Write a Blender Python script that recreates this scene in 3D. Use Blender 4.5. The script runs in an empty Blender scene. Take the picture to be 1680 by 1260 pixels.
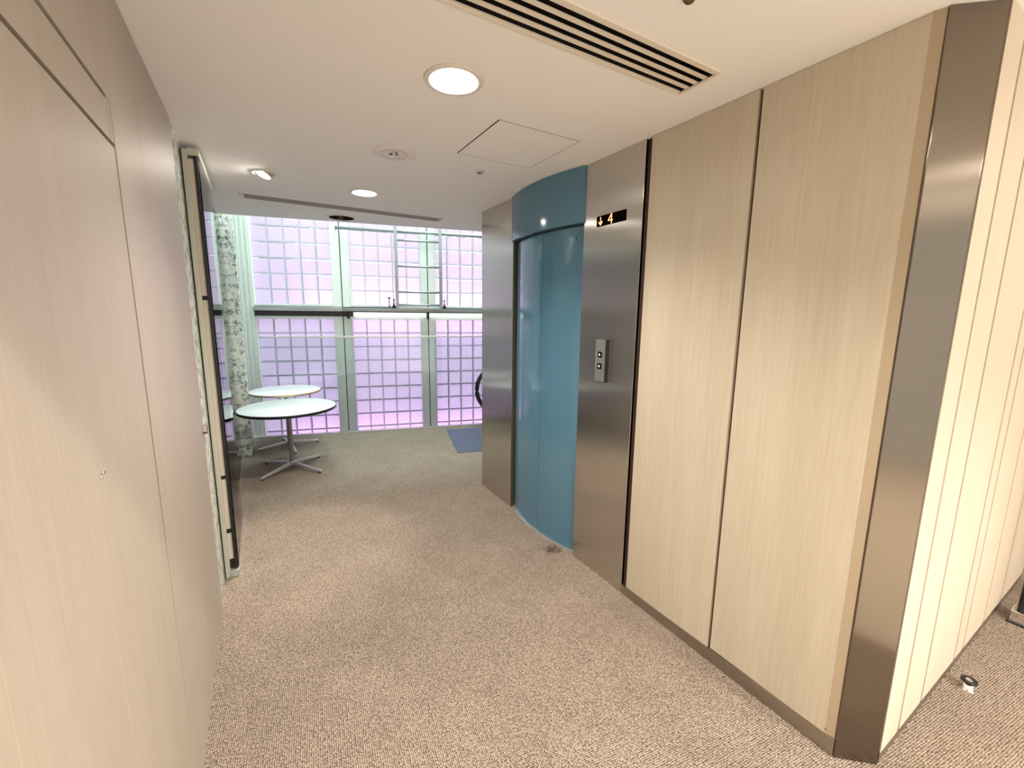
import bpy, bmesh, math, random
from mathutils import Vector, Matrix
random.seed(7)
S = bpy.context.scene
C = S.collection

# ------------------------------------------------------------------ camera
YAW, PITCH, ROLL, FPX = 0.529019977, -0.162778154, 0.0110908703, 703.303538
def cam_axes():
    cy, sy = math.cos(YAW), math.sin(YAW)
    f = Vector((sy*math.cos(PITCH), cy*math.cos(PITCH), math.sin(PITCH)))
    r = Vector((cy, -sy, 0)); u = r.cross(f)
    r2 = r*math.cos(ROLL) + u*math.sin(ROLL)
    u2 = u*math.cos(ROLL) - r*math.sin(ROLL)
    return r2, u2, f
cd = bpy.data.cameras.new('camera'); cam = bpy.data.objects.new('camera', cd); C.objects.link(cam)
r_, u_, f_ = cam_axes()
cam.matrix_world = Matrix(((r_.x, u_.x, -f_.x, 0), (r_.y, u_.y, -f_.y, 0), (r_.z, u_.z, -f_.z, 1.6), (0, 0, 0, 1)))
cd.sensor_fit = 'HORIZONTAL'; cd.sensor_width = 36.0; cd.lens = FPX/1680*36.0
cd.clip_start = 0.02
S.camera = cam
# ------------------------------------------------------------------ world, exposure
w = bpy.data.worlds.new('world'); S.world = w; w.use_nodes = True
w.node_tree.nodes['Background'].inputs[0].default_value = (1.0, 0.93, 0.83, 1)
w.node_tree.nodes['Background'].inputs[1].default_value = 1.5
S.view_settings.view_transform = 'Standard'; S.view_settings.look = 'None'
S.view_settings.gamma = 1.0; S.view_settings.use_curve_mapping = False
S.view_settings.exposure = -0.22

H = 2.4545            # ceiling height
XL, XR = -0.2857, 1.7062   # left wall face, right wall face
WARM = (1.0, 0.905, 0.80)
COOL = (0.80, 1.0, 0.93)

def area_light(name, loc, size, power, color, rot=(0, 0, 0), size_y=None, spread=180):
    l = bpy.data.lights.new(name, 'AREA'); l.energy = power; l.color = color; l.size = size
    if size_y: l.shape = 'RECTANGLE'; l.size_y = size_y
    else: l.shape = 'DISK'
    l.spread = math.radians(spread)
    o = bpy.data.objects.new(name, l); o.location = loc; o.rotation_euler = rot; C.objects.link(o); return o

# curtain wall frame: origin and direction (rotated against the corridor)
CA = math.radians(-14.4); CD = Vector((math.cos(CA), math.sin(CA), 0)); CN = Vector((-math.sin(CA), math.cos(CA), 0))
C0 = Vector((0.687, 6.26, 0))
def cw(s, d, z): return C0 + CD*s + CN*d + Vector((0, 0, z))

# backlight behind the glass blocks: one broad lilac panel and two pink strips (the building's own LED lighting)
def cw_light(name, s, d, z, sx, sy, power, color, up=0.0):
    o = area_light(name, cw(s, d, z), sx, power, color, size_y=sy)
    # local -Z emits; aim towards the room (-CN) tilted up
    dirv = (-CN*math.cos(up) + Vector((0, 0, math.sin(up)))).normalized()
    o.rotation_euler = dirv.to_track_quat('-Z', 'Y').to_euler(); return o
cw_light('backlight', 1.2, 1.1, 1.9, 5.0, 5.2, 86, (0.82, 0.56, 1.0))
cw_light('led_upper', 1.7, 0.22, 1.62, 3.6, 0.05, 12, (1.0, 0.33, 0.88), math.radians(55))
cw_light('led_lower', 1.5, 0.22, -0.15, 4.0, 0.05, 12, (1.0, 0.40, 0.95), math.radians(50))
cw_light('led_under', 1.9, 0.22, 1.55, 3.0, 0.05, 4, (0.85, 0.45, 1.0), math.radians(-55))

# ------------------------------------------------------------------ materials
def mat(name, col=(0.8, 0.8, 0.8), rough=0.5, metal=0.0, spec=0.5, emit=None, estr=1.0, coat=0.0):
    m = bpy.data.materials.new(name); m.use_nodes = True
    b = m.node_tree.nodes['Principled BSDF']
    b.inputs['Base Color'].default_value = (*col, 1); b.inputs['Roughness'].default_value = rough
    b.inputs['Metallic'].default_value = metal; b.inputs['Specular IOR Level'].default_value = spec
    b.inputs['Coat Weight'].default_value = coat
    if emit: b.inputs['Emission Color'].default_value = (*emit, 1); b.inputs['Emission Strength'].default_value = estr
    return m
def N(m, t, **k):
    n = m.node_tree.nodes.new(t)
    for a, v in k.items():
        if hasattr(n, a): setattr(n, a, v)
        else: n.inputs[a].default_value = v
    return n
def lk(m, a, b): m.node_tree.links.new(a, b)
def coords(m, scale, rot=(0, 0, 0)):
    tc = N(m, 'ShaderNodeTexCoord'); mp = N(m, 'ShaderNodeMapping')
    mp.inputs['Scale'].default_value = scale; mp.inputs['Rotation'].default_value = rot
    lk(m, tc.outputs['Object'], mp.inputs['Vector']); return mp.outputs['Vector']
def ramp(m, fac, stops):
    r = N(m, 'ShaderNodeValToRGB'); e = r.color_ramp.elements
    while len(e) < len(stops): e.new(0.5)
    for i, (p, c) in enumerate(stops): e[i].position = p; e[i].color = (*c, 1)
    lk(m, fac, r.inputs['Fac']); return r.outputs['Color']
def bump(m, h, s, d, bsdf=None):
    b = N(m, 'ShaderNodeBump'); b.inputs['Strength'].default_value = s; b.inputs['Distance'].default_value = d
    lk(m, h, b.inputs['Height']); lk(m, b.outputs['Normal'], (bsdf or m.node_tree.nodes['Principled BSDF']).inputs['Normal'])

def carpet_mat():
    m = mat('carpet', rough=0.95, spec=0.15); B = m.node_tree.nodes['Principled BSDF']
    v = coords(m, (132, 132, 1), (0, 0, math.radians(6)))
    n0 = N(m, 'ShaderNodeTexNoise'); n0.inputs['Scale'].default_value = 0.35; n0.inputs['Detail'].default_value = 2
    lk(m, v, n0.inputs['Vector'])
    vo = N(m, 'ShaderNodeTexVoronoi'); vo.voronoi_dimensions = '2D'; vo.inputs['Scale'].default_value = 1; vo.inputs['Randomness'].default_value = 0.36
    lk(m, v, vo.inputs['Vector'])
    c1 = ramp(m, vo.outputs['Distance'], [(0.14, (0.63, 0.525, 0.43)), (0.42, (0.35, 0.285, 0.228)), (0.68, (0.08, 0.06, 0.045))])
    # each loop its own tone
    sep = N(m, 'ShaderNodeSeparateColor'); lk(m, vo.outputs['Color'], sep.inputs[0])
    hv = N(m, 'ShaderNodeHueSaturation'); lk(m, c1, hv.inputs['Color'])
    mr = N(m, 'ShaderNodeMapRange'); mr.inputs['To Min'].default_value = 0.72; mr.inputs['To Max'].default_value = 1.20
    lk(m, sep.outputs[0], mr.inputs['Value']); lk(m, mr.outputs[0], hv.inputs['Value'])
    # broad wear patches
    v2 = coords(m, (1, 1, 1)); n2 = N(m, 'ShaderNodeTexNoise'); n2.inputs['Scale'].default_value = 3.2; n2.inputs['Detail'].default_value = 5; n2.inputs['Roughness'].default_value = 0.65
    lk(m, v2, n2.inputs['Vector'])
    mx = N(m, 'ShaderNodeMix', data_type='RGBA', blend_type='MULTIPLY'); mx.inputs[0].default_value = 1.0
    lk(m, hv.outputs['Color'], mx.inputs[6])
    lk(m, ramp(m, n2.outputs['Fac'], [(0.3, (0.84, 0.83, 0.83)), (0.7, (1, 1, 1))]), mx.inputs[7])
    # old dark scuff in front of the elevator sill
    tc = N(m, 'ShaderNodeTexCoord'); vm = N(m, 'ShaderNodeVectorMath', operation='DISTANCE'); vm.inputs[1].default_value = (1.63, 2.21, 0)
    lk(m, tc.outputs['Object'], vm.inputs[0])
    n4 = N(m, 'ShaderNodeTexNoise'); n4.inputs['Scale'].default_value = 38; lk(m, tc.outputs['Object'], n4.inputs['Vector'])
    ma = N(m, 'ShaderNodeMath', operation='MULTIPLY_ADD'); ma.inputs[1].default_value = 0.22; lk(m, n4.outputs['Fac'], ma.inputs[0]); lk(m, vm.outputs['Value'], ma.inputs[2])
    mx2 = N(m, 'ShaderNodeMix', data_type='RGBA', blend_type='MULTIPLY'); mx2.inputs[0].default_value = 1.0
    lk(m, mx.outputs[2], mx2.inputs[6]); lk(m, ramp(m, ma.outputs[0], [(0.12, (0.35, 0.33, 0.31)), (0.19, (1, 1, 1))]), mx2.inputs[7])
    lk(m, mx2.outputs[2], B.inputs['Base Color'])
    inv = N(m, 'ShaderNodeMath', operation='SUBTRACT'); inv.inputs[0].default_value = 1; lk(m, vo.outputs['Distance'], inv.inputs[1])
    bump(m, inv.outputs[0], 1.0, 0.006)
    return m

def wood_mat(name, a, b, axis='X', rough=0.42):
    # fine straight vertical grain; axis = the horizontal axis along the face
    m = mat(name, rough=rough, spec=0.35); B = m.node_tree.nodes['Principled BSDF']
    v = coords(m, (1, 1, 0.035))
    n = N(m, 'ShaderNodeTexNoise'); n.inputs['Scale'].default_value = 95; n.inputs['Detail'].default_value = 3; n.inputs['Roughness'].default_value = 0.6
    lk(m, v, n.inputs['Vector'])
    v3 = coords(m, (1, 1, 0.06)); n3 = N(m, 'ShaderNodeTexNoise'); n3.inputs['Scale'].default_value = 9; n3.inputs['Detail'].default_value = 4
    lk(m, v3, n3.inputs['Vector'])
    ad = N(m, 'ShaderNodeMath', operation='MULTIPLY_ADD'); ad.inputs[1].default_value = 0.5
    lk(m, n.outputs['Fac'], ad.inputs[0])
    h = N(m, 'ShaderNodeMath', operation='MULTIPLY'); h.inputs[1].default_value = 0.5; lk(m, n3.outputs['Fac'], h.inputs[0]); lk(m, h.outputs[0], ad.inputs[2])
    lk(m, ramp(m, ad.outputs[0], [(0.33, a), (0.62, b)]), B.inputs['Base Color'])
    bump(m, n.outputs['Fac'], 0.12, 0.001)
    return m

def steel_mat(name, col, rough, aniso, tang=(0, 0, 1)):
    m = mat(name, col, rough, 1.0); B = m.node_tree.nodes['Principled BSDF']
    v = coords(m, (1.5, 1.5, 400)) ; n = N(m, 'ShaderNodeTexNoise'); n.inputs['Scale'].default_value = 3; n.inputs['Detail'].default_value = 2
    lk(m, v, n.inputs['Vector'])
    mr = N(m, 'ShaderNodeMapRange'); mr.inputs['To Min'].default_value = rough*0.97; mr.inputs['To Max'].default_value = rough*1.03
    lk(m, n.outputs['Fac'], mr.inputs['Value']); lk(m, mr.outputs[0], B.inputs['Roughness'])
    if aniso:
        B.inputs['Anisotropic'].default_value = aniso
        cx = N(m, 'ShaderNodeCombineXYZ')
        for i in range(3): cx.inputs[i].default_value = tang[i]
        lk(m, cx.outputs[0], B.inputs['Tangent'])
    return m

def glass_mat(name, tint=(0.93, 0.97, 0.96), boost=1.0):
    m = bpy.data.materials.new(name); m.use_nodes = True; nt = m.node_tree; nt.nodes.clear()
    o = N(m, 'ShaderNodeOutputMaterial'); t = N(m, 'ShaderNodeBsdfTransparent'); t.inputs[0].default_value = (*tint, 1)
    g = N(m, 'ShaderNodeBsdfGlossy'); g.inputs['Roughness'].default_value = 0.0
    f = N(m, 'ShaderNodeFresnel'); f.inputs[0].default_value = 1.5
    mm = N(m, 'ShaderNodeMath', operation='MULTIPLY'); mm.inputs[1].default_value = boost; lk(m, f.outputs[0], mm.inputs[0]); mm.use_clamp = True
    x = N(m, 'ShaderNodeMixShader'); lk(m, mm.outputs[0], x.inputs[0]); lk(m, t.outputs[0], x.inputs[1]); lk(m, g.outputs[0], x.inputs[2])
    lk(m, x.outputs[0], o.inputs[0]); return m

def block_mat():
    m = bpy.data.materials.new('glass_block'); m.use_nodes = True; nt = m.node_tree; nt.nodes.clear()
    o = N(m, 'ShaderNodeOutputMaterial')
    t = N(m, 'ShaderNodeBsdfTranslucent'); t.inputs[0].default_value = (0.93, 0.93, 0.95, 1)
    d = N(m, 'ShaderNodeBsdfDiffuse'); d.inputs[0].default_value = (0.75, 0.78, 0.8, 1)
    g = N(m, 'ShaderNodeBsdfGlossy'); g.inputs['Roughness'].default_value = 0.08
    n = N(m, 'ShaderNodeTexNoise'); n.inputs['Scale'].default_value = 16; n.inputs['Detail'].default_value = 2
    tc = N(m, 'ShaderNodeTexCoord'); lk(m, tc.outputs['Object'], n.inputs['Vector'])
    b = N(m, 'ShaderNodeBump'); b.inputs['Strength'].default_value = 0.25; b.inputs['Distance'].default_value = 0.01
    lk(m, n.outputs['Fac'], b.inputs['Height']); lk(m, b.outputs[0], g.inputs['Normal'])
    x = N(m, 'ShaderNodeMixShader'); x.inputs[0].default_value = 0.14; lk(m, t.outputs[0], x.inputs[1]); lk(m, d.outputs[0], x.inputs[2])
    f = N(m, 'ShaderNodeFresnel'); f.inputs[0].default_value = 1.5
    y = N(m, 'ShaderNodeMixShader'); lk(m, f.outputs[0], y.inputs[0]); lk(m, x.outputs[0], y.inputs[1]); lk(m, g.outputs[0], y.inputs[2])
    lk(m, y.outputs[0], o.inputs[0]); return m

def joint_mat():
    m = bpy.data.materials.new('block_joint'); m.use_nodes = True; m.node_tree.nodes.clear()
    o = N(m, 'ShaderNodeOutputMaterial'); t = N(m, 'ShaderNodeBsdfTranslucent'); t.inputs[0].default_value = (0.60, 0.63, 0.70, 1)
    d = N(m, 'ShaderNodeBsdfDiffuse'); d.inputs[0].default_value = (0.84, 0.87, 0.90, 1)
    x = N(m, 'ShaderNodeMixShader'); x.inputs[0].default_value = 0.55; lk(m, t.outputs[0], x.inputs[1]); lk(m, d.outputs[0], x.inputs[2])
    lk(m, x.outputs[0], o.inputs[0]); return m

def marble_mat():
    m = mat('marble', rough=0.22); B = m.node_tree.nodes['Principled BSDF']
    v = coords(m, (1, 1, 0.8)); n = N(m, 'ShaderNodeTexNoise'); n.inputs['Scale'].default_value = 24; n.inputs['Detail'].default_value = 6
    n.inputs['Roughness'].default_value = 0.72; n.inputs['Distortion'].default_value = 0.5; lk(m, v, n.inputs['Vector'])
    lk(m, ramp(m, n.outputs['Fac'], [(0.38, (0.12, 0.15, 0.15)), (0.455, (0.48, 0.54, 0.52)), (0.53, (0.82, 0.87, 0.80)), (0.66, (0.84, 0.88, 0.78)), (0.74, (0.60, 0.66, 0.60))]), B.inputs['Base Color'])
    return m

def mat_rib():
    m = mat('ribbed_steel', (0.13, 0.17, 0.22), 0.5, 0.5); return m

M = dict(
    carpet=carpet_mat(),
    ceil=mat('ceiling_paint', (0.93, 0.922, 0.905), 0.9, spec=0.2),
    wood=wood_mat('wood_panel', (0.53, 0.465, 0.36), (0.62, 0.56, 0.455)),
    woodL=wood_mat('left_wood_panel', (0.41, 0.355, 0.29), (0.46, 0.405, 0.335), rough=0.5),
    cream=wood_mat('cream_panel', (0.70, 0.61, 0.485), (0.74, 0.65, 0.53), rough=0.5),
    edge=mat('panel_edge', (0.42, 0.34, 0.24), 0.5),
    steel=steel_mat('brushed_steel', (0.62, 0.595, 0.55), 0.22, 1.0, (0,1,0)),
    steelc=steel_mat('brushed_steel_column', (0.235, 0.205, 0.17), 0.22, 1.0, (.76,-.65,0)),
    base=steel_mat('steel_base', (0.42, 0.385, 0.34), 0.32, 0.0),
    chrome=mat('chrome', (0.8, 0.8, 0.8), 0.12, 1.0),
    alu=mat('aluminium', (0.66, 0.69, 0.69), 0.35, 0.7),
    rail=mat('grey_rail', (0.40, 0.43, 0.45), 0.35, 0.6),
    frame=mat('pale_green_frame', (0.84, 0.91, 0.85), 0.4),
    creamalu=mat('cream_aluminium', (0.60, 0.61, 0.52), 0.35, 0.2),
    dark=mat('dark_gap', (0.012, 0.010, 0.009), 0.7),
    darkbr=mat('dark_brown_gap', (0.035, 0.016, 0.010), 0.6),
    blue=mat('blue_paint', (0.095, 0.225, 0.33), 0.10, 0.0, spec=0.6),
    white=mat('white_laminate', (0.85, 0.89, 0.91), 0.25),
    black=mat('black_rubber', (0.012, 0.012, 0.014), 0.35),
    edgewood=mat('pale_wood_edge', (0.62, 0.50, 0.33), 0.5),
    trim=mat('white_trim', (0.78, 0.75, 0.70), 0.4),
    pinktrim=mat('grey_pink_trim', (0.42, 0.36, 0.34), 0.5),
    reflector=mat('lamp_reflector', (0.9, 0.88, 0.85), 0.15, 0.9),
    mortar=joint_mat(),
    marble=marble_mat(), block=block_mat(), rib=mat_rib(),
    glass=glass_mat('clear_glass', (0.90, 0.94, 0.94), 1.3), mirror=glass_mat('display_glass', (0.95, 0.97, 0.97), 1.0),
    led=mat('led_orange', (0, 0, 0), emit=(1.0, 0.30, 0.12), estr=6.0),
    ledbg=mat('display_black', (0.004, 0.003, 0.003), 0.9, spec=0.0),
    lamp=mat('lamp_lens', (1, 1, 1), emit=(1.0, 0.93, 0.82), estr=120.0),
    lampcool=mat('cool_tube', (1, 1, 1), emit=COOL, estr=6.0),
    bronze=mat('bronze', (0.20, 0.12, 0.055), 0.4, 0.6),
    taupe=mat('taupe_wall', (0.36, 0.31, 0.25), 0.7),
    backing=mat('grey_backing', (0.74, 0.71, 0.67), 0.5),
    void=mat('light_shaft_wall', (0.62, 0.66, 0.65), 0.7),
    stone=mat('pale_bounce_floor', (0.50,0.44,0.37), 0.6),
    floorvoid=mat('concrete', (0.35, 0.35, 0.36), 0.8),
)

# ------------------------------------------------------------------ mesh helpers
class MB:
    def __init__(s): s.v = []; s.f = []; s.sm = []
    def add(s, vs, fs, smooth=False):
        o = len(s.v); s.v += [tuple(x) for x in vs]; s.f += [[o+i for i in f] for f in fs]; s.sm += [smooth]*len(fs); return s
    def box(s, x0, y0, z0, x1, y1, z1):
        vs = [(x0,y0,z0),(x1,y0,z0),(x1,y1,z0),(x0,y1,z0),(x0,y0,z1),(x1,y0,z1),(x1,y1,z1),(x0,y1,z1)]
        return s.add(vs, [[0,3,2,1],[4,5,6,7],[0,1,5,4],[1,2,6,5],[2,3,7,6],[3,0,4,7]])
    def fbox(s, fn, a0, b0, c0, a1, b1, c1):      # box in a mapped frame fn(a,b,c)
        vs = [fn(*p) for p in [(a0,b0,c0),(a1,b0,c0),(a1,b1,c0),(a0,b1,c0),(a0,b0,c1),(a1,b0,c1),(a1,b1,c1),(a0,b1,c1)]]
        return s.add(vs, [[0,3,2,1],[4,5,6,7],[0,1,5,4],[1,2,6,5],[2,3,7,6],[3,0,4,7]])
    def prism(s, poly, z0, z1):
        n = len(poly); vs = [(x,y,z0) for x,y in poly]+[(x,y,z1) for x,y in poly]
        return s.add(vs, [list(range(n))[::-1], list(range(n,2*n))]+[[i,(i+1)%n,n+(i+1)%n,n+i] for i in range(n)])
    def lathe(s, prof, c=(0,0,0), n=40, axis=None, closed=False, cap=True):
        R = Matrix.Identity(3) if axis is None else Vector((0,0,1)).rotation_difference(Vector(axis)).to_matrix()
        vs = []; c = Vector(c)
        for r, z in prof:
            for i in range(n):
                a = 2*math.pi*i/n; vs.append(c + R @ Vector((r*math.cos(a), r*math.sin(a), z)))
        fs = []; m = len(prof)
        for j in range(m if closed else m-1):
            k = (j+1) % m
            for i in range(n): fs.append([j*n+i, j*n+(i+1)%n, k*n+(i+1)%n, k*n+i])
        s.add(vs, fs, True)
        if not closed and cap:
            o = len(s.v)-len(vs)
            if prof[0][0] > 1e-6: s.f.append([o+i for i in range(n)][::-1]); s.sm.append(False)
            if prof[-1][0] > 1e-6: s.f.append([o+(m-1)*n+i for i in range(n)]); s.sm.append(False)
        return s
    def tube(s, pts, r, n=12, cap=True):
        pts = [Vector(p) for p in pts]; vs = []; up = Vector((0,0,1))
        for i, p in enumerate(pts):
            t = ((pts[min(i+1,len(pts)-1)]-pts[max(i-1,0)])).normalized()
            a = t.cross(up)
            if a.length < 0.05: a = t.cross(Vector((0,1,0.01)))
            a.normalize(); b = a.cross(t)
            for k in range(n):
                an = 2*math.pi*k/n; vs.append(p + a*r*math.cos(an) + b*r*math.sin(an))
        fs = [[i*n+k, i*n+(k+1)%n, (i+1)*n+(k+1)%n, (i+1)*n+k] for i in range(len(pts)-1) for k in range(n)]
        s.add(vs, fs, True)
        if cap:
            o = len(s.v)-len(vs); L = (len(pts)-1)*n
            s.f += [[o+k for k in range(n)], [o+L+k for k in range(n)][::-1]]; s.sm += [False]*2
        return s
    def build(s, name, m, parent=None, bevel=0.0, seg=2, kind=None):
        me = bpy.data.meshes.new(name); me.from_pydata(s.v, [], s.f)
        me.polygons.foreach_set('use_smooth', s.sm)
        bm = bmesh.new(); bm.from_mesh(me); bmesh.ops.recalc_face_normals(bm, faces=bm.faces); bm.to_mesh(me); bm.free()
        me.materials.append(m)
        o = bpy.data.objects.new(name, me); C.objects.link(o)
        if parent:
            o.parent = parent; o.matrix_parent_inverse = Matrix.Translation(-parent.location)
        if bevel:
            b = o.modifiers.new('bevel', 'BEVEL'); b.width = bevel; b.segments = seg; b.limit_method = 'ANGLE'
        if kind: o['kind'] = kind
        return o
def tag(o, label, cat, group=None, kind=None):
    o['label'] = label; o['category'] = cat
    if group: o['group'] = group
    if kind: o['kind'] = kind
    return o
def thing(name, label, cat, loc, group=None):
    o = bpy.data.objects.new(name, None); o.location = loc; o.empty_display_size = 0.1; C.objects.link(o)
    return tag(o, label, cat, group)
def struct(o, label=None):
    o['kind'] = 'structure'
    if label: o['label'] = label
    return o
def copy_tree(root, loc, label):
    r = root.copy(); C.objects.link(r); r.location = loc; r['label'] = label
    for ch in list(root.children):
        c = ch.copy(); C.objects.link(c); c.parent = r
        for g in list(ch.children):
            d = g.copy(); C.objects.link(d); d.parent = c
    return r

# ------------------------------------------------------------------ floor, ceiling, enclosing walls
def edge_y(x, off=0.0): return 6.137 - 0.2567*x + off        # line of the balustrade, y as a function of x
struct(MB().prism([(-0.8,-0.3),(5.2,-0.3),(5.2,edge_y(5.2,0.05)),(-0.8,edge_y(-0.8,0.05))], -0.25, 0.0).build('floor', M['carpet']), 'beige and brown loop pile carpet')
struct(MB().box(-0.8,-4.0,-0.25,5.2,-0.302,0.0).build('floor_bounce', M['stone'], bevel=.002), 'unseen pale floor added behind the viewer to bounce light')  # unseen floor, added pale so it bounces light onto the ceiling
struct(MB().prism([(-0.9,5.8),(5.3,4.0),(5.3,8.0),(-0.9,8.0)], -2.2, -2.0).build('floor_lower', M['floorvoid']))

def ceil_y(x): return 4.7586 - 0.2338*x
cut = MB()
lamps = [(0.69,1.635,0.088),(0.725,3.40,0.082),(0.69,-0.14,0.088),(2.55,-1.15,0.088),(0.69,-1.90,0.088),(2.2,-2.0,0.088),(0.72,4.378,0.112),(0.088,3.275,0.058)]
for x, y, r in lamps: cut.lathe([(r,-0.01),(r,0.13)], (x,y,H), 40)
VENT = (0.0, 1.083, 1.487, 1.270)
cut.box(VENT[0]+.012, VENT[1]+.012, H-.01, VENT[2]-.012, VENT[3]-.012, H+.15)
SV = (-0.07, 3.905, 1.525, 4.035)
cut.box(SV[0]+.008, SV[1]+.008, H-.01, SV[2]-.008, SV[3]-.008, H+.15)
AP = (0.987, 1.832, 1.453, 2.312)
cut.box(AP[0], AP[1], H-.01, AP[2], AP[3], H+.05)
ceil = MB().prism([(-0.8,-3.0),(5.2,-3.0),(5.2,ceil_y(5.2)),(-0.8,ceil_y(-0.8))], H, H+0.2).build('ceiling', M['ceil'])
cutter = cut.build('cutter', M['ceil'])
bo = ceil.modifiers.new('holes', 'BOOLEAN'); bo.operation = 'DIFFERENCE'; bo.object = cutter; bo.solver = 'EXACT'
dg = bpy.context.evaluated_depsgraph_get()
nm = bpy.data.meshes.new_from_object(ceil.evaluated_get(dg)); ceil.modifiers.clear(); ceil.data = nm
bpy.data.objects.remove(cutter)
struct(ceil, 'white painted ceiling')
struct(MB().prism([(-0.8,ceil_y(-0.8)-0.02),(5.2,ceil_y(5.2)-0.02),(5.2,8.0),(-0.8,8.0)], 5.2, 5.3).build('ceiling_upper', M['void']))
struct(MB().prism([(-0.8,ceil_y(-0.8)-0.12),(5.2,ceil_y(5.2)-0.12),(5.2,ceil_y(5.2)),(-0.8,ceil_y(-0.8))], H+0.2, 5.2).build('trim_bulkhead', M['ceil']))
struct(MB().box(5.2,3.0,-2.2,5.3,8.1,5.3).build('wall_far_right', M['taupe']))
struct(MB().box(-0.9,8.0,-2.2,5.3,8.1,5.3).build('wall_outer', M['void']))
struct(MB().box(-0.9,-3.1,-2.2,-0.8,8.1,5.3).build('wall_outer_left', M['void']))

# left wall: dark core with flush panels, L-shaped panel round a flush door
core = struct(MB().box(-0.40,-3.0,0,-0.302,2.60,H).build('wall_left', M['darkbr']), 'beige wood grain panelled wall')
X0, X1 = -0.302, XL
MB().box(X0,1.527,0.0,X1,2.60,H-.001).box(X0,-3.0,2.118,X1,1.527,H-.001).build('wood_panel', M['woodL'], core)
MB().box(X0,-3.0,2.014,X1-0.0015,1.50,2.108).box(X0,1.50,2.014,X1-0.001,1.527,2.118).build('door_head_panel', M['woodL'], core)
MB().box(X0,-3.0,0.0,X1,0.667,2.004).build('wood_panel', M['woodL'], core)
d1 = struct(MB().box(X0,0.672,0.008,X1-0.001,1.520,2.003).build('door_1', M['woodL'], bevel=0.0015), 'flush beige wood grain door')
s1 = MB().lathe([(0.0045,0),(0.0045,0.003),(0.0025,0.005),(0,0.005)], (XL-.001,1.086,1.287), 14, (1,0,0)).build('screw', M['chrome'], d1)
MB().lathe([(0.003,0),(0.003,0.003),(0,0.003)], (XL-.001,1.076,1.279), 12, (1,0,0)).build('screw', M['chrome'], d1)
t = thing('door_latch', 'small chrome latch on the edge of the left beige wall', 'latch', (XL,2.583,1.0))
MB().box(XL,2.555,1.000,XL+.018,2.60,1.032).build('plate', M['chrome'], t, .002)
MB().lathe([(0.007,0),(0.009,0.008),(0.006,0.016),(0,0.017)], (XL+.002,2.587,0.992), 16, (1,0,0)).build('knob', M['bronze'], t)

# marble end strip and glazed panel on the left
struct(MB().box(-0.40,2.602,0.0,-0.293,2.895,H).build('trim_marble', M['marble']), 'narrow strip of marble wall')
struct(MB().box(-0.46,2.90,0.0,-0.32,5.40,5.2).build('wall_left_far', M['backing']))
t = thing('glazed_display_panel', 'tall glazed panel with cream aluminium frame on the left beside the beige wall end', 'glass panel', (-0.26,3.3,0))
FY = 2.93
MB().box(-0.318,2.90,0.0,-0.293,FY+.03,2.42).build('frame_post', M['creamalu'], t, .002)
MB().box(-0.287,2.905,0.0,-0.262,FY+.03,2.42).build('frame_post', M['creamalu'], t, .002)
MB().box(-0.293,2.915,0.0,-0.287,FY+.03,2.42).build('gasket', M['dark'], t)
g = MB()
zs = [0.06, 0.30, 0.62, 1.66, 2.38]
MB().box(-0.262,2.925,0.06,-0.2385,3.66,2.38).build('side_panel', mat('pale_side_panel', (0.70, 0.64, 0.56), 0.25), t)
for z, h in ((0.06,0.05),(0.28,0.025),(0.62,0.02),(1.655,0.022)): MB().box(-0.262,2.921,z,-0.2385,2.926,z+h).build('band', M['dark'], t)
MB().box(-0.2385,2.915,0.05,-0.2235,2.955,2.395).build('edge_bar', M['black'], t)
MB().box(-0.262,2.90,0.0,-0.216,3.70,0.045).build('bottom_rail', M['alu'], t, .002)
MB().box(-0.262,2.91,2.395,-0.212,3.70,2.43).build('top_rail', M['creamalu'], t, .002)
MB().box(-0.2225,2.935,0.045,-0.2175,3.68,2.40).build('glass_pane', M['mirror'], t)
MB().box(-0.238,2.956,0.046,-0.2235,3.68,2.395).build('backing', M['backing'], t)
t = thing('glass_partition', 'reflective glass wall on the left running on to the marble column', 'glass partition', (-0.28,4.5,0))
MB().box(-0.272,3.705,0.03,-0.267,5.40,H-.005).build('glass_pane', M['mirror'], t)
MB().box(-0.315,3.705,0.0,-0.2725,5.40,H-.005).build('backing', M['backing'], t)
MB().box(-0.275,3.702,0.0,-0.264,5.40,0.028).build('bottom_rail', M['alu'], t)

# marble column and fluted corner frame of the curtain wall
t = thing('marble_column', 'green white marble clad column at far left beside the glass block wall', 'column', (-0.24,5.5,0))
MB().box(-0.32,5.45,0.21,-0.165,5.62,5.2).build('shaft', M['marble'], t, .006)
MB().add([(-0.32,5.44,0.20),(-0.155,5.44,0.20),(-0.155,5.64,0.20),(-0.32,5.64,0.20),(-0.32,5.43,0.0),(-0.182,5.43,0.0),(-0.182,5.64,0.0),(-0.32,5.64,0.0)],
         [[0,1,2,3],[4,7,6,5],[0,4,5,1],[1,5,6,2],[2,6,7,3],[3,7,4,0]]).build('base', M['marble'], t)
fr = MB()
for i in range(6): fr.fbox(cw, -0.90+i*0.026, -0.06-0.012*(i % 2), -0.6, -0.90+(i+1)*0.026-.003, 0.02, 5.2)
struct(fr.build('trim_fluted', M['frame']), 'fluted pale green aluminium corner profile')

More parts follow.
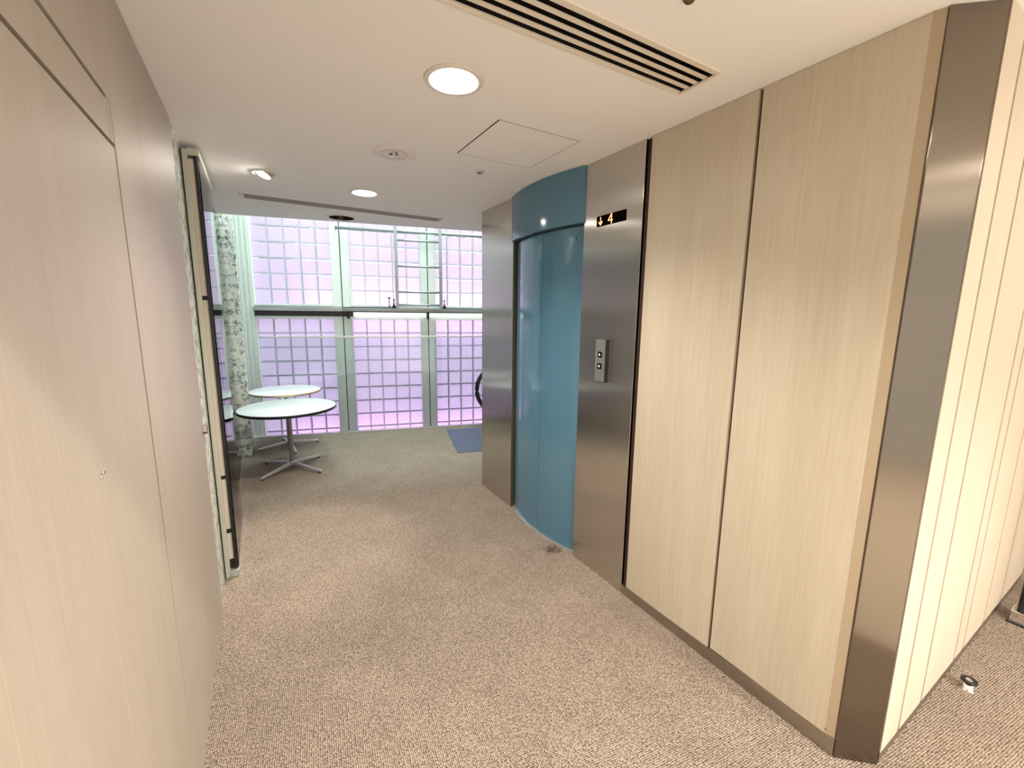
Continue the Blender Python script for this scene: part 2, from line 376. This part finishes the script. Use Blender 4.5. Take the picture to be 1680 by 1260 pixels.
# right wall: core, baseboard, panels
core = struct(MB().box(1.80,0.62,0,1.95,1.634,H).build('wall_right', M['darkbr']), 'right corridor wall with pale wood panels')
MB().box(XR,1.077,0.058,1.735,1.598,H-.001).build('wood_panel', M['wood'], core, .0015)
MB().box(XR,0.585,0.070,1.735,1.062,H-.001).build('wood_panel', M['wood'], core, .0015)
MB().add([(XR,0.585,0.07),(1.714,0.556,0.07),(1.735,0.556,0.07),(1.735,0.585,0.07),(XR,0.585,H),(1.714,0.556,H),(1.735,0.556,H),(1.735,0.585,H)],
         [[0,3,2,1],[4,5,6,7],[0,1,5,4],[1,2,6,5],[2,3,7,6],[3,0,4,7]]).build('edge_strip', M['edge'], core)
MB().box(1.725,1.062,0.0,1.80,1.077,H).box(1.735,0.60,0,1.80,1.60,H).box(1.722,1.598,0.05,1.80,1.634,H).build('joint', M['darkbr'], core)
MB().box(XR-.0006,0.581,0.090,XR+.001,0.589,0.0915).build('scuff', M['dark'], core)
struct(MB().add([(1.7055,0.553,0.0),(1.735,0.553,0.0),(1.735,1.634,0.0),(1.7055,1.634,0.0),(1.7055,0.553,0.074),(1.735,0.553,0.074),(1.735,1.634,0.055),(1.7055,1.634,0.055)],
   [[0,3,2,1],[4,5,6,7],[0,1,5,4],[1,2,6,5],[2,3,7,6],[3,0,4,7]]).build('baseboard_right', M['base'], bevel=.001), 'brushed metal baseboard')
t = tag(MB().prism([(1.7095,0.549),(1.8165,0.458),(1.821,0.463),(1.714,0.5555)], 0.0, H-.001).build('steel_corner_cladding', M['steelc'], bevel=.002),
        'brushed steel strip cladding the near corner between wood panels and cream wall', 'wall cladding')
struct(MB().box(1.86,3.46,-0.2,5.2,3.56,H).build('wall_escalator', M['cream']))
struct(MB().prism([(1.745,0.60),(1.745,0.56),(1.83,0.50),(1.86,0.60)],0,H).build('wall_corner', M['darkbr']))
struct(MB().box(1.95,0.62,0,5.2,0.72,H).build('wall_right_core', M['darkbr']))

# near cream wall with grooves
def yn(x): return 0.455 + (x-1.8165)*0.0213
xs = [1.8185, 1.985, 2.223, 2.641, 2.774, 3.118, 3.98]
core = struct(MB().prism([(1.865,0.50),(3.98,0.53),(3.98,0.62),(1.865,0.62)], 0, H).build('wall_near_right', M['darkbr']), 'cream panelled wall at right edge')
for i in range(len(xs)-1):
    a, b = xs[i]+(0.0 if i == 0 else .010), xs[i+1]-.010
    MB().prism([(a,yn(a)),(b,yn(b)),(b,0.535),(a+(.05 if i == 0 else 0),0.535)], 0.052, H-.001).build('cream_panel', M['cream'], core)
struct(MB().prism([(1.83,yn(1.83)+.004),(3.98,yn(3.98)+.004),(3.98,0.53),(1.87,0.53)], 0.0, 0.05).build('baseboard_near_right', M['base']), 'taupe metal baseboard')
struct(MB().box(3.985,-0.3,0,4.05,0.62,H).build('wall_side', M['taupe']))

# ------------------------------------------------------------------ elevator
EC = (2.977, 2.51)
t = thing('elevator', 'elevator with curved blue doors between two brushed steel side panels', 'elevator', (1.75,2.5,0))
sp = MB().box(XR,2.925,0.0,1.80,3.46,H-.001).build('side_panel', M['steel'], t, .0015)
sp2 = MB().box(XR,1.634,0.0,1.80,2.09,H-.001).build('side_panel', M['steel'], t, .0015)
sp['label'] = 'narrow steel panel left of the doors'; sp2['label'] = 'wide steel panel right of the doors'
MB().box(XR+.004,2.918,0.0,1.742,2.9245,2.135).build('jamb', mat('bronze_jamb', (0.20, 0.18, 0.12), 0.35, 0.7), t)
def arc(R, y0, y1, n=36):
    out = []
    for i in range(n+1):
        y = y0+(y1-y0)*i/n; out.append((EC[0]-math.sqrt(R*R-(y-EC[1])**2), y))
    return out
def arcwall(R, th, y0, y1, z0, z1):
    a = arc(R, y0, y1); b = arc(R-th, y0, y1)
    m = MB(); n = len(a)
    vs = [(x,y,z0) for x,y in a]+[(x,y,z1) for x,y in a]+[(x,y,z0) for x,y in b]+[(x,y,z1) for x,y in b]
    fs = []; sm = []
    for i in range(n-1):
        fs += [[i,i+1,n+i+1,n+i],[2*n+i,3*n+i,3*n+i+1,2*n+i+1]]
    m.add(vs, fs, True)
    o = 0
    f2 = [[i,2*n+i,2*n+i+1,i+1] for i in range(n-1)]+[[n+i,n+i+1,3*n+i+1,3*n+i] for i in range(n-1)]+[[0,n,3*n,2*n],[n-1,3*n-1,4*n-1,2*n-1]]
    m.f += f2; m.sm += [False]*len(f2)
    return m
def arcbuild(mb, name, m, parent):
    o = mb.build(name, m, parent)
    es = o.modifiers.new('edges', 'EDGE_SPLIT'); es.split_angle = math.radians(40); return o
arcbuild(arcwall(1.35, 0.036, 2.090, 2.922, 2.137, H-.001), 'transom', M['blue'], t)
arcbuild(arcwall(1.314, 0.012, 2.090, 2.914, 2.131, 2.18), 'door_track', M['dark'], t)
arcbuild(arcwall(1.302, 0.03, 2.475, 2.902, 0.012, 2.139), 'door_panel', M['blue'], t)
dp = arcbuild(arcwall(1.302, 0.03, 2.050, 2.470, 0.012, 2.139), 'door_panel', M['blue'], t)
MB().lathe([(0.006,0),(0.006,0.004),(0,0.005)], (EC[0]-math.sqrt(1.302**2-.335**2)+.001,2.175,2.062), 12, (-1,0,0)).build('bolt', M['black'], dp)
arcbuild(arcwall(1.318, 0.06, 2.095, 2.918, 0.0, 0.009), 'sill', M['alu'], t)
struct(MB().box(1.825,1.634,0,1.95,3.46,H).build('wall_shaft', M['dark']))

t = thing('floor_indicator', 'black floor indicator showing an orange down arrow and 4', 'display', (XR,1.86,2.12))
MB().box(XR-.0025,1.747,2.092,XR+.002,1.976,2.149).build('screen', M['ledbg'], t)
def strokes(segs, y0, z0, hgt, wid, r=0.0016):
    m = MB()
    for (a, b) in segs:
        p = Vector((XR-.003, y0-a[0]*wid, z0+a[1]*hgt)); q = Vector((XR-.003, y0-b[0]*wid, z0+b[1]*hgt))
        d = (q-p).normalized(); n = Vector((0, -d.z, d.y))*r; p2 = p-d*r*.8; q2 = q+d*r*.8; th = Vector((-.0012,0,0))
        m.add([p2-n, q2-n, q2+n, p2+n, p2-n+th, q2-n+th, q2+n+th, p2+n+th], [[0,1,2,3],[4,7,6,5],[0,4,5,1],[1,5,6,2],[2,6,7,3],[3,7,4,0]])
    return m
strokes([((0.5,1),(0.5,0.02)),((0.5,0.0),(0.0,0.42)),((0.5,0.0),(1.0,0.42))], 1.958, 2.099, 0.041, 0.030).build('arrow', M['led'], t)
strokes([((0.75,1.0),(0.75,0.0)),((0.75,1.0),(0.0,0.36)),((0.0,0.33),(1.0,0.33))], 1.880, 2.096, 0.050, 0.034, 0.0017).build('digit', M['led'], t)

t = thing('call_button_plate', 'steel elevator call plate with up and down buttons on the wide steel panel', 'call button', (XR,1.88,1.33))
MB().box(XR-.020,1.834,1.213,XR-.001,1.922,1.461).build('housing', M['black'], t, .002)
MB().box(XR-.0215,1.838,1.216,XR-.019,1.9195,1.458).build('face_plate', steel_mat('plate_steel', (0.78, 0.77, 0.73), 0.4, 0), t)
for z, up in ((1.372, 1), (1.304, -1)):
    b = MB().box(XR-.0245,1.862,z-.0165,XR-.020,1.895,z+.0165).build('button', M['ledbg'], t, .0025)
    yc = 1.8785; xx = XR-.0247
    MB().add([(xx,yc-.008,z-.006*up),(xx,yc+.008,z-.006*up),(xx,yc,z+.009*up),(xx-.001,yc-.008,z-.006*up),(xx-.001,yc+.008,z-.006*up),(xx-.001,yc,z+.009*up)],
             [[0,1,2],[3,5,4],[0,3,4,1],[1,4,5,2],[2,5,3,0]]).build('arrow', mat('arrow_white', (0.85,0.85,0.85), 0.4, emit=(1,1,1), estr=.25), b)

# ------------------------------------------------------------------ glass block curtain wall
def block_panel(name, s0, s1, z0, z1, cols, zr, frame_t, label, sL, sR):
    """panel with frame; blocks between s0..s1 ; zr = list of row edges"""
    ws = (s1-s0)/cols
    root = MB()
    root.fbox(cw, sL, -0.055, z0-frame_t, s0-.008, 0.05, z1+frame_t)
    root.fbox(cw, s1+.008, -0.055, z0-frame_t, sR, 0.05, z1+frame_t)
    root.fbox(cw, s0-.008, -0.050, z1+.006, s1+.008, 0.05, z1+frame_t)
    root.fbox(cw, s0-.008, -0.050, z0-frame_t, s1+.008, 0.05, z0-.006)
    fr = struct(root.build(name, M['frame'], bevel=.003), label)
    bd = MB()      # thin bright bead round the blocks
    bd.fbox(cw, s0-.008, -0.062, z0-.006, s0+.002, 0.0, z1+.006).fbox(cw, s1-.002, -0.062, z0-.006, s1+.008, 0.0, z1+.006)
    bd.fbox(cw, s0+.002, -0.062, z0-.006, s1-.002, 0.0, z0+.004).fbox(cw, s0+.002, -0.062, z1-.004, s1-.002, 0.0, z1+.006)
    bd.build('glazing_bead', mat('white_bead', (0.86,0.9,0.88), 0.3), fr)
    bl = MB(); g = .0055; h = .007; bev = .010
    for i in range(cols):
        for j in range(len(zr)-1):
            a0, a1, c0, c1 = s0+i*ws+g, s0+(i+1)*ws-g, zr[j]+g, zr[j+1]-g
            P = [(a0,0,c0),(a1,0,c0),(a1,0,c1),(a0,0,c1)]
            Q = [(a0+bev,-h,c0+bev),(a1-bev,-h,c0+bev),(a1-bev,-h,c1-bev),(a0+bev,-h,c1-bev)]
            bl.add([cw(*p) for p in P+Q], [[4,5,6,7],[0,1,5,4],[1,2,6,5],[2,3,7,6],[3,0,4,7]])
    b = bl.build('glass_blocks', M['block'], fr)
    mo = MB()
    for i in range(1, cols): mo.fbox(cw, s0+i*ws-g, -0.004, z0, s0+i*ws+g, 0.004, z1)
    for z in zr[1:-1]: mo.fbox(cw, s0, -0.005, z-g, s1, 0.003, z+g)
    mo.build('joints', M['mortar'], fr)
    return fr
up = [1.683+0.1955*i for i in range(17)]
lo = [1.507-0.1885*i for i in range(14)][::-1]
ranges = [(-0.735, 0.190), (0.412, 1.320), (1.522, 2.430), (2.632, 3.540)]
mids = [-0.75-.092, 0.301, 1.421, 2.531, 3.64]
k = 1
words = ['first panel from the marble column', 'second panel, left of the ladder', 'third panel, right of the ladder', 'fourth panel']
for i, (a, b) in enumerate(ranges):
    block_panel('window_%d' % k, a, b, up[0], up[-1], 5, up, .02, 'upper glass block window, '+words[i], mids[i]+.006, mids[i+1]-.006); k += 1
    block_panel('window_%d' % k, a, b, lo[0], lo[-1], 5, lo, .03, 'lower glass block window, '+words[i], mids[i]+.006, mids[i+1]-.006); k += 1
# dark seams between frames and the mullion cores, the transom
sm = MB()
for q in mids[1:-1]: sm.fbox(cw, q-.0055, -0.040, -1.0, q+.0055, 0.03, 4.9)
struct(sm.build('trim_seam', M['dark']))
struct(MB().fbox(cw, -0.75, -0.045, 1.535, 3.7, 0.05, 1.665).build('trim_transom_core', mat('dark_alu', (0.10,0.10,0.10), 0.4, 0.8)))
t = thing('transom_ledge', 'grey aluminium ledge running along the middle of the glass block wall', 'ledge', cw(1.2,-.1,1.63))
MB().fbox(cw, -0.75, -0.105, 1.605, 0.30, -0.046, 1.655).build('ledge_section', M['alu'], t, .003)
MB().fbox(cw, 0.302, -0.150, 1.605, 3.7, -0.046, 1.650).build('ledge_section', M['rail'], t, .003)
MB().fbox(cw, 0.302, -0.165, 1.596, 3.7, -0.142, 1.606).build('front_lip', M['black'], t)
for a, b, lab in ((0.44,1.385,'white strip box under the ledge, left of the ladder side gap'),(1.435,2.42,'white strip box under the ledge, beside the steel elevator panel'),(2.46,3.5,'white strip box under the ledge hidden behind the steel panel')):
    if a > 2.44: continue
    tag(MB().fbox(cw, a, -0.150, 1.540, b, -0.062, 1.594).build('strip_light', mat('strip_diffuser', (0.95,0.97,0.93), 0.4, emit=(0.9,1.0,0.92), estr=1.6), bevel=.003), lab, 'light', 'white strip lights under the ledge')
for a, b in ((0.36, 0.385), (1.398, 1.425)): MB().fbox(cw, a, -0.138, 1.51, b, -0.06, 1.604).build('bracket', M['black'], t)

# cool linear fixture high in the shaft
t = thing('linear_light', 'cool white linear light high above the ceiling edge', 'light', cw(1.2,-1.0,5.1))
MB().fbox(cw, -0.8, -1.5, 5.12, 3.6, -0.5, 5.2).build('housing', M['trim'], t)
MB().fbox(cw, -0.78, -1.45, 5.11, 3.58, -0.55, 5.119).build('tube', M['lampcool'], t)
area_light('linear_light_source', cw(1.4,-1.0,5.08), 4.2, 135, COOL, (0,0,CA), 0.9)

# ladder and guide rail
d = -0.20
t = thing('rolling_ladder', 'grey metal maintenance ladder hooked on the ledge of the glass block wall', 'ladder', cw(1.3,d,1.66))
sA, sB = 1.005, 1.585
for s in (sA, sB): MB().fbox(cw, s-.021, d-.014, 1.648, s+.021, d+.014, 3.35).build('stile', M['rail'], t, .003)
for z in (1.70, 1.87, 2.205, 2.535, 2.87, 3.2): MB().tube([cw(sA+.02,d,z), cw(sB-.02,d,z)], .0145, 12).build('rung', M['rail'], t)
MB().fbox(cw, sA+.02, d-.02, 1.652, sB-.02, d+.02, 1.662).build('foot_plate', M['alu'], t)
for s in (sA-.045, sB+.045):
    MB().lathe([(0.0,-.012),(0.022,-.012),(0.024,0),(0.022,.012),(0,.012)], cw(s,d,1.678), 18, tuple(CN)).build('roller', M['black'], t)
    MB().lathe([(0.013,0),(0.011,.02),(0.006,.025),(0.006,.05),(0.012,.055),(0.009,.075),(0,.076)], cw(s,d,1.70), 14).build('clamp', M['black'], t)
hs = MB().lathe([(0.014,0),(0.009,.012),(0.006,.02),(0.006,.11),(0.026,.115),(0.026,.125),(0,.128)], cw(sA-.105,d,1.668), 16).build('brake_handle', M['black'], t)
tag(MB().tube([cw(0.265,d+.06,2.655), cw(3.6,d+.06,2.655)], .021, 16).fbox(cw,0.262,d+.05,2.635,0.275,-0.055,2.675).build('guide_rail', M['rail']),
    'horizontal grey pipe rail crossing behind the top of the ladder', 'rail')

# ------------------------------------------------------------------ balustrade along the floor edge
B0 = Vector((0.687, 5.96, 0))
def bl(s, d, z): return B0 + CD*s + CN*d + Vector((0,0,z))
t = thing('glass_balustrade', 'clear glass balustrade with thin steel top rail in front of the glass block wall', 'balustrade', bl(1,0,0))
joints = [-0.72, 0.62, 1.86, 3.10]
for a, b in zip(joints[:-1], joints[1:]): MB().fbox(bl, a+.003, -0.006, 0.02, b-.003, 0.006, 1.275).build('glass_pane', M['glass'], t)
MB().fbox(bl, -0.74, -0.012, 1.268, 3.4, 0.012, 1.290).build('top_rail', mat('rail_satin', (0.92,0.93,0.95), 0.42, 0.8), t, .003)
MB().fbox(bl, -0.83, -0.028, 0.0, 3.4, 0.028, 0.022).build('base_channel', M['alu'], t, .002)
struct(MB().fbox(bl, -0.90, 0.03, -0.25, 3.5, 0.06, 0.012).build('trim_floor_edge', M['trim']))

# ------------------------------------------------------------------ escalator end behind the steel panel
t = thing('escalator', 'end of an escalator with black rubber handrail loop showing beside the steel panel', 'escalator', (2.6,5.2,0))
def ev(a, b, z): return Vector((2.535,5.30,0)) + CD*a + CN*b + Vector((0,0,z))
pts = [ev(2.2,0,.885)]+[ev(0.335-0.335*math.cos(math.radians(th)),0,0.55+0.335*math.sin(math.radians(th))) for th in range(90,-91,-6)]+[ev(2.2,0,.215)]
hr = MB().tube(pts, .030, 12).build('handrail', M['black'], t)
poly = []; m = MB()
ps = [(0.335-0.30*math.cos(math.radians(th)), 0.55+0.30*math.sin(math.radians(th))) for th in range(-90,91,10)]+[(2.2,.85),(2.2,.25)]
n = len(ps); m.add([ev(a,-.006,z) for a,z in ps]+[ev(a,.006,z) for a,z in ps], [list(range(n)), list(range(n,2*n))[::-1]]+[[i,(i+1)%n,n+(i+1)%n,n+i] for i in range(n)])
m.build('glass_panel', M['glass'], t)
MB().fbox(ev, 0.30, -.07, 0.009, 2.2, .07, 0.215).build('skirt', M['steelc'], t, .004)
o = thing('escalator_landing_plate', 'blue grey ribbed metal plate set in the carpet below the glass balustrade', 'floor plate', (2.2,4.9,0))
def mp(a, b, z): return Vector((1.869,4.428,0)) + CD*a + CN*b + Vector((0,0,z))
MB().fbox(mp, 0.0, 0.0, 0.0, 2.2, 1.04, 0.004).build('plate', M['rib'], o)
rb = MB()
for i in range(34): rb.fbox(mp, 0.012, 0.012+i*0.030, 0.004, 2.19, 0.012+i*0.030+.016, 0.008)
rb.build('ribs', mat('rib_top', (0.22,0.28,0.36), 0.4, 0.6), o)

# ------------------------------------------------------------------ tables
def table(name, cx, cy, ht, r, rl, ang, edge, label, leg_h, edge_m, tt):
    t = thing(name, label, 'table', (cx,cy,0), 'round pedestal tables')
    MB().lathe([(0,ht-.0005),(r-.004,ht-.0005),(r-.002,ht-.002),(r-.002,ht-tt+.001),(0,ht-tt+.001)], (cx,cy,0), 72).build('tabletop', M['white'], t)
    MB().lathe([(r-.0025,ht-.001),(r-.001,ht),(r+.002,ht-.002),(r+.002,ht-tt),(r-.0025,ht-tt)], (cx,cy,0), 72, closed=True).build('edge_band', edge_m, t)
    MB().lathe([(.022,.05),(.022,ht-tt-.02),(.09,ht-tt-.012),(.09,ht-tt+.0005)], (cx,cy,0), 28).build('pedestal', M['alu'], t)
    MB().lathe([(.034,.040),(.034,.072),(.028,.085),(.022,.09)], (cx,cy,0), 28).build('hub', M['rail'], t)
    for q in range(4):
        a = math.radians(ang+90*q); ca, sa = math.cos(a), math.sin(a)
        def f(l, w_, z): return Vector((cx+l*ca-w_*sa, cy+l*sa+w_*ca, z))
        vs = [f(.02,-.017,.045), f(rl,-.013,.012), f(rl,.013,.012), f(.02,.017,.045), f(.02,-.017,.078), f(rl,-.013,.032), f(rl,.013,.032), f(.02,.017,.078)]
        lg = MB().add(vs, [[0,3,2,1],[4,5,6,7],[0,1,5,4],[1,2,6,5],[2,3,7,6],[3,0,4,7]]).build('leg', M['alu'], t, .005)
        MB().lathe([(.010,0),(.012,.004),(.010,.013)], (cx+(rl-.02)*ca, cy+(rl-.02)*sa, 0), 14).build('glide', M['black'], lg)
    return t
table('pedestal_table', 0.185, 4.78, 0.652, 0.447, 0.375, 40, 'black', 'larger round white table with black edge, in front of the pale edged one', .65, M['black'], .026)
table('pedestal_table', 0.205, 5.60, 0.690, 0.372, 0.330, 8, 'wood', 'smaller round white table with pale wood edge, behind the black edged one', .69, M['edgewood'], .024)

# ------------------------------------------------------------------ ceiling fittings
def downlight(x, y, r, lit, label, group, power, warm=WARM, cone=116, blend=0.22):
    t = thing('downlight', label, 'ceiling light', (x,y,H), group)
    MB().lathe([(r-.004,-.002),(r+.006,-.006),(r+.020,-.004),(r+.024,0.0),(r-.002,0.0)], (x,y,H), 48, closed=True).build('trim_ring', M['trim'], t)
    if lit:
        MB().lathe([(r-.001,0.0),(r-.012,.045),(r-.028,.085),(0,.09)], (x,y,H), 40, cap=False).build('reflector', M['reflector'], t)
        MB().lathe([(0,.002),(r*.5,.005),(r-.016,.012),(r-.010,.022),(0,.024)], (x,y,H), 40).build('lens', M['lamp'], t)
        l = bpy.data.lights.new('downlight_beam', 'SPOT'); l.energy = power; l.color = warm; l.spot_size = math.radians(cone); l.spot_blend = blend; l.shadow_soft_size = 0.04
        lo_ = bpy.data.objects.new('downlight_beam', l); lo_.location = (x,y,H-.012); C.objects.link(lo_)
    else:
        MB().lathe([(r-.001,0.0),(r-.010,.05),(r-.02,.11),(0,.115)], (x,y,H), 40, cap=False).build('reflector', mat('dark_reflector', (0.05,0.04,0.035), 0.25, 0.6), t)
        MB().lathe([(0,.06),(r*.45,.06),(r*.45,.10),(0,.10)], (x,y,H), 30).build('lens', M['dark'], t)
    return t
PW = 125
downlight(0.69, 1.635, .088, True, 'large bright recessed downlight nearest the long slotted ceiling vent', 'round downlights', PW, cone=132, blend=0.7)
downlight(0.725, 3.40, .082, True, 'smaller bright recessed downlight beyond the ceiling speaker', 'round downlights', PW*.6, (1,.9,.8), cone=140, blend=.8)
downlight(0.72, 4.378, .112, False, 'unlit dark recessed downlight next to the far ceiling edge', 'round downlights', 0)
downlight(0.69, -0.14, .088, True, 'lit recessed downlight behind the viewer, in line with the corridor', 'round downlights', PW*.7, cone=130, blend=.6)
downlight(2.55, -1.15, .088, True, 'lit recessed downlight in front of the cream wall', 'round downlights', PW*0.38, cone=174, blend=.2)
downlight(0.69, -1.90, .088, True, 'unseen downlight added behind the viewer for ambient bounce, on the left', 'round downlights', PW*2.6, cone=140, blend=.5)  # unseen lamp added to raise the ambient bounce
downlight(2.2, -2.0, .088, True, 'unseen downlight added behind the viewer for ambient bounce, on the right', 'round downlights', PW*2.6, cone=140, blend=.5)  # second added lamp, out of view, lifting the ceiling by bounce
t = thing('gimbal_spotlight', 'small tilted spotlight in the ceiling above the glazed panel on the left', 'ceiling light', (0.088,3.275,H))
MB().lathe([(.054,-.001),(.058,-.006),(.070,-.005),(.073,0),(.056,0)], (0.088,3.275,H), 40, closed=True).build('trim_ring', M['trim'], t)
ax = Vector((-0.42,-0.18,-1)).normalized()
MB().lathe([(.050,-.055),(.050,.012),(.046,.014),(.044,.008)], (0.088,3.275,H), 32, tuple(ax), cap=False).build('lamp_head', mat('tan_head', (0.50,0.38,0.28), 0.4), t)
MB().lathe([(0,.004),(.045,.004),(.045,.010),(0,.012)], (0.088,3.275,H), 32, tuple(ax)).build('lens', mat('spot_lens', (1,1,1), emit=(1,.95,.86), estr=22.0), t)
MB().lathe([(.0575,.003),(.0575,.12),(0,.122)], (0.088,3.275,H), 32, cap=False).build('recess', M['trim'], t)
l = bpy.data.lights.new('gimbal_beam', 'SPOT'); l.energy = 170; l.color = (1,.88,.74); l.spot_size = math.radians(44); l.spot_blend = 0.7; l.shadow_soft_size = 0.03
go = bpy.data.objects.new('gimbal_beam', l); go.location = Vector((0.088,3.275,H)) + ax*.022; C.objects.link(go)
go.rotation_euler = Vector((0.01,-0.10,-1)).to_track_quat('-Z','Y').to_euler()
area_light('gimbal_glow', Vector((0.088,3.275,H)) + ax*.016, .08, 3.5, (1,.88,.75), ax.to_track_quat('-Z','Y').to_euler())

# unseen spotlight added behind the viewer: its cone edge falls across the left door
t = thing('added_wall_washer', 'unseen tilted spotlight added behind the viewer to make the light edge on the left wall', 'ceiling light', (2.55,-2.5,H))
ax2 = Vector((-0.732,-0.129,-0.669)).normalized()
MB().lathe([(.054,-.001),(.058,-.006),(.070,-.005),(.073,0),(.056,0)], (2.55,-2.5,H), 40, closed=True).build('trim_ring', M['trim'], t)
MB().lathe([(.050,-.02),(.050,.05),(.046,.052),(.044,.045)], (2.55,-2.5,H-.03), 32, tuple(ax2), cap=False).build('lamp_head', M['trim'], t)
l = bpy.data.lights.new('added_washer_beam', 'SPOT'); l.energy = 420; l.color = WARM; l.spot_size = math.radians(122); l.spot_blend = 0.03; l.shadow_soft_size = 0.02
wo = bpy.data.objects.new('added_washer_beam', l); wo.location = Vector((2.55,-2.5,H-.03)) + ax2*.055; C.objects.link(wo)
wo.rotation_euler = ax2.to_track_quat('-Z','Y').to_euler()

t = thing('ceiling_speaker', 'round white ceiling speaker with small centre cone, unlit', 'speaker', (0.70,2.49,H))
MB().lathe([(0,-.004),(.062,-.004),(.066,-.007),(.070,-.004),(.108,-.005),(.118,-.002),(.119,0),(0,0)], (0.70,2.49,H), 56).build('grille', mat('grille_white', (0.84,0.81,0.79), 0.6), t)
MB().lathe([(.0655,-.0075),(.0672,-.0078),(.0672,-.004),(.0655,-.004)], (0.70,2.49,H), 56, closed=True).build('groove_ring', M['pinktrim'], t)
MB().lathe([(0,-.016),(.014,-.015),(.018,-.010),(.022,-.004),(0,-.004)], (0.70,2.49,H), 20).build('center_cap', M['chrome'], t)
for a in (0.6, 2.7, 4.8): MB().tube([(0.70,2.49,H-.013),(0.70+.028*math.cos(a),2.49+.028*math.sin(a),H-.006)], .003, 8).build('strut', M['dark'], t)

t = thing('sprinkler_head', 'small metal sprinkler cap in the ceiling beside the access hatch', 'sprinkler', (1.23,2.53,H))
MB().lathe([(.010,-.001),(.014,-.007),(.024,-.005),(.028,0),(.011,0)], (1.23,2.53,H), 28, closed=True).build('escutcheon', M['alu'], t)
MB().lathe([(0,-.012),(.009,-.011),(.011,-.004),(.011,-.0005),(0,-.0005)], (1.23,2.53,H), 20).build('head', M['bronze'], t)

# access hatch
t = thing('ceiling_hatch', 'square white access hatch flush in the ceiling', 'hatch', (1.22,2.07,H))
MB().box(AP[0]+.008,AP[1]+.006,H-.0003,AP[2]-.005,AP[3]-.006,H+.0012).build('hatch_panel', M['ceil'], t)
MB().box(AP[0]+.0002,AP[1]+.0002,H+.0014,AP[2]-.0002,AP[3]-.0002,H+.03).build('frame', M['darkbr'], t)

# slotted vents
def vent(name, box_, nslot, label, fm, ft, back, slot_frac=.42, end_cap=None):
    x0, y0, x1, y1 = box_
    t = thing(name, label, 'air vent', ((x0+x1)/2,(y0+y1)/2,H))
    m = MB(); z0, z1 = H-.004, H+.0
    m.box(x0,y0,z0,x1,y0+ft,H+.001).box(x0,y1-ft,z0,x1,y1,H+.001).box(x0,y0+ft,z0,x0+ft,y1-ft,H+.001).box(x1-ft,y0+ft,z0,x1,y1-ft,H+.001)
    m.build('frame', fm, t, .0015)
    iy0, iy1 = y0+ft, y1-ft; p = (iy1-iy0)/nslot; sw = p*slot_frac
    s_ = MB()
    edges = [iy0]
    for i in range(nslot):
        c = iy0+(i+.5)*p; edges += [c-sw/2, c+sw/2]
    edges.append(iy1)
    for i in range(0, len(edges), 2): s_.box(x0+ft, edges[i], H-.003, x1-ft-.006, edges[i+1], H+.0005)
    s_.build('slat', fm, t)
    MB().box(x0+.014,y0+.014,H+.10,x1-.014,y1-.014,H+.105).build('duct_back', back, t)
    w_ = MB()
    w_.box(x0+.013,y0+.013,H+.002,x0+.016,y1-.013,H+.10).box(x1-.016,y0+.013,H+.002,x1-.013,y1-.013,H+.10).box(x0+.013,y0+.013,H+.002,x1-.013,y0+.016,H+.10).box(x0+.013,y1-.016,H+.002,x1-.013,y1-.013,H+.10)
    w_.build('duct_wall', back, t)
    return t
vent('slot_vent', VENT, 4, 'long cream ceiling vent with four dark slots at top of view', mat('vent_cream', (0.80,0.74,0.63), 0.45), .015, M['dark'], .58)
v2 = vent('slot_vent', SV, 3, 'thin grey pink ceiling vent across the corridor before the glass blocks', mat('vent_grey', (0.44,0.38,0.37), 0.5), .012, mat('vent_inner', (0.10,0.07,0.065), 0.6), .62)
MB().box(SV[0]-.002,SV[1]+.004,H-.008,SV[0]+.035,SV[3]-.004,H-.004).build('end_cap', M['trim'], v2)
tag(MB().lathe([(0,-.010),(.012,-.010),(.017,-.004),(.018,0),(0,0)], (1.076,0.905,H), 24).build('sensor_housing', M['bronze']), 'small brown cap on the ceiling at the top edge of the photo', 'ceiling cap')

# ------------------------------------------------------------------ near right floor objects
t = thing('door_stop', 'short chrome door stop with black rubber ring on carpet by cream wall', 'door stop', (2.558,0.401,0))
MB().lathe([(.024,0),(.024,.003),(.017,.006),(.016,.040),(0,.040)], (2.558,0.401,0), 28).build('post', M['chrome'], t)
MB().lathe([(.013,.040),(.026,.040),(.028,.044),(.026,.050),(.013,.050)], (2.558,0.401,0), 32, closed=True).build('ring', M['black'], t)
MB().lathe([(0,.050),(.010,.050),(.013,.047),(.013,.041),(0,.041)], (2.558,0.401,0), 24).build('cap', M['chrome'], t)
t = thing('barrier_post', 'black post in a chrome foot at the right edge of the photo', 'post', (3.42,0.405,0))
MB().box(3.355,0.380,0.0,3.475,0.436,0.070).build('foot', M['chrome'], t, .004)
MB().tube([(3.405,0.408,0.06),(3.435,0.403,1.0)], .013, 16).build('pole', M['black'], t)
MB().box(3.345,0.374,0.0,3.485,0.442,0.008).build('foot_pad', M['black'], t)
